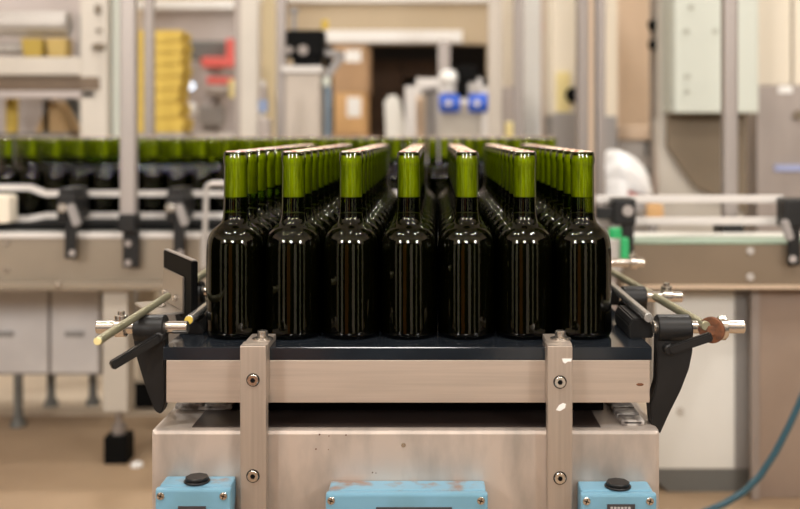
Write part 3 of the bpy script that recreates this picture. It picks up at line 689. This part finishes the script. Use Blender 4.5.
single('beige_post', MB().box(X(488.5, 4.6), X(502, 4.6), 4.6, 4.66, 0, CH-.001, .004), mat('beige_grey_profile', (.46, .41, .35), .45, .2), 'beige-grey post right of the blue motors', 'post')

# ------------------------------------------------------------------ centre background
Ym = 5.6
t = thing('filler_machine', 'steel machine frame carrying blue motors behind the bottles', 'machine', (X(450, Ym), Ym, 0))
fm = MB().box(X(405, Ym), X(416, Ym), Ym, Ym+.06, 0, Z(78, Ym)).box(X(405, Ym), X(490, Ym), Ym, Ym+.06, Z(86, Ym), Z(78, Ym)).box(X(482, Ym), X(490, Ym), Ym, Ym+.06, 0, Z(78, Ym))
fm.box(X(405, Ym), X(490, Ym), Ym+.5, Ym+.56, 0, Z(80, Ym))
part('frame', fm, M['alu'], t)
part('pipe', MB().cyl(P(421, 92, Ym+.1), P(438, 90, Ym+.1), .02, 12).cyl(P(430, 90, Ym+.2), P(430, 140, Ym+.2), .03, 12), M['grey'], t)
part('mount', MB().box(X(440, Ym), X(486, Ym), Ym+.05, Ym+.3, .6, Z(113, Ym), .01), M['beige'], t)
part('tank', MB().cyl(P(420, 150, Ym+.35), P(420, 96, Ym+.35), .07, 20, bev=.02), M['tan'], t)
for a, b_, nm in ((439, 460, 'left'), (468, 488, 'right')):
    mo = part('motor', MB().cyl(P(a, 103, Ym), P(b_, 103, Ym), .055, 24, bev=.01), M['bluem'], t, '%s blue motor' % nm)
    part('nameplate', MB().cyl(P((a+b_)/2-1, 103, Ym-.054), P((a+b_)/2-1, 103, Ym-.06), .018, 16), M['alu'], mo)
part('coupling', MB().cyl(P(459, 103, Ym), P(469, 103, Ym), .04, 20), M['alu'], t)
part('valve', MB().cyl(P(462, 98, Ym), P(462, 68, Ym), .035, 14).box(X(457, Ym), X(477, Ym), Ym-.05, Ym+.05, Z(82, Ym), Z(66, Ym), .01), M['blackm'], t, 'black valve')
part('white_dome', MB().lathe([(.055, 0), (.058, .02), (.05, .05), (.03, .065), (0, .07)], P(449, 82, Ym), 20).cyl(P(449, 90, Ym), P(449, 82, Ym), .03, 12), M['white'], t, 'white dome')
single('steel_column', MB().box(X(438, 6.3), X(450, 6.3), 6.3, 6.36, 0, Z(40, 6.3), .003), M['alug'], 'short steel column above the white dome', 'post')
t = thing('plastic_sack', 'whitish sack standing left of the steel machine frame', 'sack', (X(393, 6.0), 6.0, 0))
part('sack', MB().prism([(X(384, 6), Z(97, 6)), (X(398, 6), Z(94, 6)), (X(406, 6), Z(135, 6)), (X(404, 6), 0), (X(392, 6), 0)], 6.0, 6.25, 'y', .02), M['panel'], t)
# cardboard boxes
def carton(xa, xb, y0, z0, Y, d_, m, label, lab=None):
    t = thing('cardboard_box', label, 'box', (X((xa+xb)/2, Y), Y+d_/2, z0), 'cardboard boxes in the store')
    part('box', MB().box(X(xa, Y), X(xb, Y), Y, Y+d_, z0, Z(y0, Y), .006), m, t)
    if lab: part('paper_label', MB().box(X(lab[0], Y), X(lab[1], Y), Y-.003, Y, Z(lab[3], Y), Z(lab[2], Y)), M['white'], t, 'white paper label')
Yo = 6.8
single('pallet', MB().box(X(330, Yo), X(368, Yo), Yo-.02, Yo+.5, 0, .03).box(X(330, Yo), X(368, Yo), Yo-.02, Yo+.5, .09, .12).box(X(330, Yo), X(334, Yo), Yo, Yo+.5, .03, .09).box(X(364, Yo), X(368, Yo), Yo, Yo+.5, .03, .09).box(X(347, Yo), X(351, Yo), Yo, Yo+.5, .03, .09), M['card'], 'wooden pallet under the stacked cardboard boxes', 'pallet')
carton(331, 366, 134, .1205, Yo, .45, M['card'], 'lowest brown cardboard box of the stack on the pallet')
carton(334, 365, 93, Z(134, Yo)+.0005, Yo, .45, M['cardo'], 'orange cardboard box with a white label, second from the top of the stack', (347, 361, 97, 117))
carton(333, 367, 45, Z(93, Yo)+.0005, Yo, .45, M['card'], 'brown cardboard box with a pale label, topmost of the stack', (345, 361, 50, 62))
Yz = 9.2
zc = 0.0005
for k, py in enumerate((170, 125, 92, 60)):
    for j, (a, b_) in enumerate(((368, 402), (403, 440), (441, 478))):
        if k == 3 and j == 2: continue
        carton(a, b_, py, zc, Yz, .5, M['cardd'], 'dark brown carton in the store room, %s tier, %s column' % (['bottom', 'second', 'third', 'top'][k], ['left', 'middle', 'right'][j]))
    zc = Z(py, Yz)+.0005

# pedestal + black sensor head
Yq = 4.6
t = thing('steel_pedestal', 'square steel pedestal with pale top plate carrying the black sensor head', 'pedestal', (X(302, Yq), Yq, 0))
part('column', MB().box(X(285, Yq), X(320, Yq), Yq, Yq+.18, 0, Z(73, Yq), .006), mat('beige_steel', (.47, .41, .35), .45, .25, var=.1, scale=5), t)
part('top_plate', MB().box(X(282, Yq), X(322, Yq), Yq-.02, Yq+.2, Z(73, Yq), Z(66, Yq), .005), M['rail'], t)
part('side_flange', MB().box(X(275, Yq), X(284.5, Yq), Yq+.03, Yq+.09, 0, Z(-20, Yq), .003), M['alug'], t)
t = thing('sensor_head', 'black camera-like sensor head with two round lenses on the pedestal', 'sensor', (X(304, Yq), Yq, Z(66, Yq)+.0005))
part('housing', MB().box(X(286, Yq), X(324, Yq), Yq-.02, Yq+.12, Z(58, Yq), Z(30, Yq), .015).box(X(293, Yq), X(320, Yq), Yq-.01, Yq+.12, Z(66, Yq)+.0005, Z(56, Yq), .01), M['blackm'], t)
part('lens', MB().cyl(P(303, 50, Yq-.02), P(303, 50, Yq-.035), .024, 20), M['alug'], t)
part('lens', MB().cyl(P(289, 50, Yq-.02), P(289, 50, Yq-.035), .018, 20), M['alug'], t)
part('antenna', MB().cyl(P(294, 31, Yq+.05), P(294, 14, Yq+.05), .012, 12).cyl(P(294, 14, Yq+.05), P(294, 8, Yq+.05), .022, 12, bev=.004), M['grey'], t)
part('beacon', MB().cyl(P(325, 30, Yq+.05), P(325, 20, Yq+.05), .018, 14, bev=.003), M['yellow'], t, 'yellow beacon')
part('arm', MB().obox(P(322, 52, Yq+.05), P(342, 55, Yq+.05), .03, .035, .004).obox(P(343, 54, Yq+.05), P(326, 78, Yq+.05), .03, .035, .004), M['grey'], t)
part('connector', MB().cyl(P(326, 86, Yq+.05), P(326, 77, Yq+.05), .022, 14), M['cab'], t)
single('hanging_hose', MB().tube([P(327.5, 86.5, Yq+.05), P(327.5, 110, Yq+.05), P(327.5, 140, Yq+.05), P(328, 200, Yq+.05), P(328, 357, Yq+.05)], .02, 12), M['hoseg'], 'blue-grey hose hanging down beside the steel pedestal', 'hose')

# ------------------------------------------------------------------ left background
Yv = 4.9
single('white_post', MB().box(X(240, Yv), X(258, Yv), Yv, Yv+.08, 0, CH-.001, .005), M['framew'], 'wide cream post just right of the red machine parts', 'post')
single('dark_post', MB().box(X(233.5, Yv), X(240, Yv), Yv+.02, Yv+.08, 0, CH-.001, .003), M['greyst'], 'narrow dark edge post left of the wide cream post', 'post')
single('narrow_board', MB().box(X(262, 5.6), X(275, 5.6), 5.6, 5.64, 0, 2.3, .004), mat('straw_board', (.58, .48, .30), .6), 'narrow pale yellow board left of the pedestal', 'board')
t = thing('valve_stand', 'thin steel rod with blue and grey valve left of the pedestal', 'valve', (X(263, 4.3), 4.3, 0))
part('rod', MB().cyl((X(263, 4.3), 4.3, 0), (X(263, 4.3), 4.3, Z(80, 4.3)), .012, 12), M['alu'], t)
part('valve', MB().cyl(P(263, 100, 4.3), P(263, 86, 4.3), .02, 14, bev=.003), M['greyst'], t)
part('valve_body', MB().box(X(258, 4.3), X(271, 4.3), 4.27, 4.34, Z(140, 4.3), Z(118, 4.3), .01), M['greyst'], t)
part('blue_sleeve', MB().cyl(P(263, 112, 4.3), P(263, 100, 4.3), .022, 14), mat('muted_blue', (.25, .32, .5), .5), t, 'blue sleeve')
# grey panelled machine with red parts (behind)
Yr = 6.4
t = thing('capping_machine', 'pale machine with red and dark parts behind glass, left background', 'machine', (X(200, Yr), Yr, 0))
part('back_panel', MB().box(X(118, Yr), X(245, Yr), Yr+.5, Yr+.54, 0, Z(0, Yr), .005), M['wallgrey'], t)
part('top_beam', MB().box(X(118, Yr), X(245, Yr), Yr+.4, Yr+.5, Z(1, Yr), Z(-8, Yr), .005), M['white'], t)
part('base', MB().box(X(160, Yr), X(240, Yr), Yr, Yr+.5, 0, Z(133, Yr), .01), M['rail'], t)
part('dark_unit', MB().box(X(184, Yr), X(226, Yr), Yr+.1, Yr+.4, Z(58, Yr), Z(39, Yr), .02), M['base'], t)
part('support', MB().box(X(196, Yr), X(216, Yr), Yr+.15, Yr+.35, Z(133, Yr), Z(52, Yr), .01), M['wallgrey'], t)
part('red_arm', MB().box(X(201, Yr), X(234, Yr), Yr, Yr+.1, Z(67, Yr), Z(57, Yr), .01), M['red'], t, 'red arm')
part('red_arm', MB().box(X(206, Yr), X(232, Yr), Yr, Yr+.1, Z(84, Yr), Z(77, Yr), .01), M['red'], t, 'red arm')
part('red_guard', MB().box(X(225, Yr), X(233, Yr), Yr+.02, Yr+.1, Z(57, Yr), Z(38, Yr), .01), M['red'], t, 'red guard')
part('dark_box', MB().box(X(197, Yr), X(222, Yr), Yr+.02, Yr+.14, Z(126, Yr), Z(105, Yr), .02), M['grey'], t)
part('grey_unit', MB().box(X(206, Yr), X(230, Yr), Yr-.05, Yr+.14, Z(96, Yr), Z(85, Yr), .02), M['greyst'], t)
part('green_tube', MB().cyl(P(233, 98, Yr), P(233, 80, Yr), .03, 12), M['yelly'], t)
part('spout', MB().cyl(P(176, 112, Yr), P(196, 108, Yr), .035, 12), M['white'], t)
part('indicator', MB().cyl(P(191, 86, Yr-.01), P(191, 86, Yr-.02), .020, 16).cyl(P(191, 86, Yr+.02), P(191, 86, Yr-.01), .026, 16), M['lampw'], t, 'glowing pale blue indicator')
single('round_pole', MB().box(X(143.5, 4.3), X(153, 4.3), 4.3, 4.34, 0, CH-.001, .006), M['alug'], 'slim pale pole in front of the yellow tray stack', 'post')
# yellow stack
Ys_ = 4.75
ys = [133, 118, 103, 90, 77, 65, 53, 42, 30]
wds = [(135, 184), (134, 181), (135, 179), (134, 181), (135, 183), (134, 182), (135, 183), (134, 182)]
single('tray_stand', MB().box(X(132, Ys_), X(186, Ys_), Ys_-.02, Ys_+.22, 0, Z(133, Ys_)-.0005, .005), M['grey'], 'grey stand beneath the yellow trays', 'stand')
for k in range(8):
    a, b_ = wds[k]
    t = single('yellow_tray', MB().prism([(X(a, Ys_), Z(ys[k+1], Ys_)-.0006), (X(a+1.2, Ys_), Z(ys[k], Ys_)), (X(b_-2.4, Ys_), Z(ys[k], Ys_)), (X(b_, Ys_), Z(ys[k+1], Ys_)-.014), (X(b_, Ys_), Z(ys[k+1], Ys_)-.0006)], Ys_, Ys_+.2, 'y', .006), M['yellow'],
        'yellow plastic tray, %s of the stack of eight behind the left conveyor' % ['lowest', 'second from the bottom', 'third from the bottom', 'fourth from the bottom', 'fourth from the top', 'third from the top', 'second from the top', 'topmost'][k], 'tray', 'stack of yellow trays')
# big aluminium machine frame at far left
Yx = 4.6
t = thing('packing_machine', 'large cream framed machine with roller behind the left bottles', 'machine', (X(50, Yx), Yx, 0))
part('upright', MB().box(X(80, Yx), X(107, Yx), Yx, Yx+.12, 0, 2.4, .006), M['framew'], t)
part('upright', MB().box(X(108, Yx), X(119, Yx), Yx+.05, Yx+.15, 0, 2.4, .006), M['cab'], t, 'pale green-grey upright')
part('crossbar', MB().box(X(-60, Yx), X(80, Yx), Yx, Yx+.1, Z(75, Yx), Z(57, Yx), .006), M['framew'], t)
part('lower_crossbar', MB().box(X(-60, Yx), X(80, Yx), Yx+.03, Yx+.1, Z(90, Yx), Z(76, Yx), .004).box(X(80, Yx), X(100, Yx), Yx-.01, Yx, Z(90, Yx), Z(77, Yx), .002), mat('brownish_beam', (.17, .12, .08), .6), t, 'brown crossbar')
part('crossbar', MB().box(X(-60, Yx), X(95, Yx), Yx+.0, Yx+.08, Z(98, Yx), Z(91, Yx), .004), M['wallgrey'], t)
part('roller', MB().cyl(P(-60, 24, Yx+.08), P(70, 24, Yx+.08), .062, 28, bev=.006), M['alu'], t, 'wide pale roller')
part('back_panel', MB().box(X(-60, Yx+.6), X(112, Yx+.6), Yx+.6, Yx+.64, 0, 2.4, .004), M['wallgrey'], t)
part('rail', MB().cyl(P(-60, 48, Yx+.15), P(24, 48, Yx+.15), .03, 16), M['alu'], t)
part('dark_bracket', MB().box(X(66, Yx), X(80, Yx), Yx+.15, Yx+.25, Z(57, Yx), Z(10, Yx), .004), M['panelg'], t)
part('lock', MB().cyl(P(99, 50, Yx), P(99, 44, Yx), .03, 12), M['brownu'], t)
part('hinge', MB().box(X(96, Yx), X(101, Yx), Yx-.015, Yx, Z(14, Yx), Z(5, Yx)), M['brownu'], t)
part('hinge', MB().box(X(97, Yx), X(102, Yx), Yx-.015, Yx, Z(32, Yx), Z(29, Yx)), M['brownu'], t)
part('diagonal_brace', MB().obox(P(70, 98, Yx+.3), P(92, 134, Yx+.3), .03, .05, .004), M['base'], t)
part('hopper', MB().prism([(X(34, Yx+.2), Z(133, Yx+.2)), (X(68, Yx+.2), Z(133, Yx+.2)), (X(56, Yx+.2), Z(104, Yx+.2)), (X(48, Yx+.2), Z(100, Yx+.2))], Yx+.2, Yx+.4, 'y', .006), mat('brown_plastic', (.38, .24, .10), .5), t, 'brown hopper')
part('hopper_mount', MB().box(X(-80, Yx+.2), X(75, Yx+.2), Yx+.15, Yx+.45, Z(160, Yx+.2), Z(133, Yx+.2)-.001).box(X(26, Yx), X(32, Yx), Yx+.2, Yx+.24, Z(134, Yx), Z(98, Yx)), M['base'], t)
for a, b_, nm in ((20, 42, 'left'), (45, 66, 'right')):
    single('yellow_bin', MB().prism([(X(a, Yx), Z(38, Yx)), (X(b_, Yx), Z(38, Yx)), (X(b_-1, Yx), Z(57, Yx)+.001), (X(a+3, Yx), Z(57, Yx)+.001)], Yx+.005, Yx+.09, 'y', .004), mat('ochre_%s' % nm, (.42, .29, .04) if nm == 'left' else (.48, .34, .10), .5), '%s of the two ochre bins on the cream crossbar' % nm, 'bin', 'ochre bins')
single('yellow_bottle', MB().cyl((X(12, Yx+.26), Yx+.26, Z(133, Yx+.2)), (X(12, Yx+.26), Yx+.26, Z(98, Yx+.26)), .030, 18, bev=.006), M['yellow'], 'bright yellow cylinder under the left machine crossbars', 'container')

# ------------------------------------------------------------------ lights
def area(name, loc, size, e, col=(1, .955, .895), rot=(0, 0, 0), shape='DISK', sy=None):
    l = bpy.data.lights.new(name, 'AREA'); l.shape = shape; l.size = size; l.energy = e; l.color = col
    if sy: l.shape = 'RECTANGLE'; l.size_y = sy
    o = bpy.data.objects.new(name, l); C.objects.link(o); o.location = loc; o.rotation_euler = rot; return o
for i, (x, y, e) in enumerate([(-.2, .35, 25), (-2.0, .5, 50), (1.7, .6, 50), (0, 2.6, 50), (-1.9, 4.0, 75), (1.7, 3.9, 70), (0.1, 5.4, 60), (-2.6, 6.6, 80), (2.4, 6.6, 70), (-1.3, -.1, 50), (1.3, -.1, 50)]):  # last two added to light the doors of the unseen bank
    area('high_bay_or_added_lamp', (x, y, CH-.35), .26, e)
    single('lamp_housing', MB().lathe([(.225, .0), (.24, .02), (.16, .16), (.05, .22), (.02, .348), (0, .348)], (x, y, CH-.348), 24), M['alug'],
           'grey high-bay lamp housing hanging from the ceiling, out of the frame', 'lamp', 'high-bay lamps')
for i, (x, y, z) in enumerate([(-.45, -5.8, 3.25), (4.0, -4.0, 3.1), (-4.2, -4.2, 3.2)]):
    d_ = Vector((0, 1.6, .9))-Vector((x, y, z))
    q = d_.to_track_quat('-Z', 'Y').to_euler()
    w_ = (1.3, 1., 1.)[i]; area('flood_lamp', (x, y, z), w_, (430, 280, 280)[i], col=(1, .95, .90), rot=q, sy=w_)
    hn = d_.normalized()
    tt = thing('flood_lamp_housing', 'square flood lamp hanging behind the camera, %s one, out of the frame' % ['middle', 'right', 'left'][i], 'lamp', (x, y, z), 'flood lamps')
    part('housing', MB().obox(Vector((x, y, z))-hn*.02, Vector((x, y, z))-hn*.12, w_+.08, w_+.08, .01), M['alug'], tt)
    part('suspension_rod', MB().cyl(Vector((x, y, z))-hn*.08+Vector((0, 0, .1)), (x-hn.x*.08, y-hn.y*.08, CH-.001), .012, 8), M['alug'], tt)
area('store_lamp', (.0, 8.7, 3.2), .4, 10)
w = bpy.data.worlds.new('w'); bpy.context.scene.world = w; w.use_nodes = True
w.node_tree.nodes['Background'].inputs[0].default_value = (.8, .75, .7, 1); w.node_tree.nodes['Background'].inputs[1].default_value = .3

# ------------------------------------------------------------------ camera
cam = bpy.data.cameras.new('camera'); co = bpy.data.objects.new('camera', cam); C.objects.link(co)
co.location = (0, 0, CAMZ); co.rotation_euler = (math.pi/2, 0, 0)
cam.sensor_width = 36; cam.sensor_fit = 'HORIZONTAL'; cam.lens = F/800*36
cam.shift_x = -(VX-400)/800; cam.shift_y = -(254.5-VY)/800
cam.dof.use_dof = True; cam.dof.focus_distance = 1.425; cam.dof.aperture_fstop = 2.6
cam.clip_start = .05
bpy.context.scene.camera = co
sc = bpy.context.scene
sc.view_settings.view_transform = 'Standard'; sc.view_settings.look = 'None'; sc.view_settings.gamma = 1; sc.view_settings.exposure = -0.80
try:
    sc.view_settings.use_curve_mapping = False
    sc.cycles.transparent_max_bounces = 24; sc.cycles.max_bounces = 8; sc.cycles.sample_clamp_indirect = 6
except Exception: pass
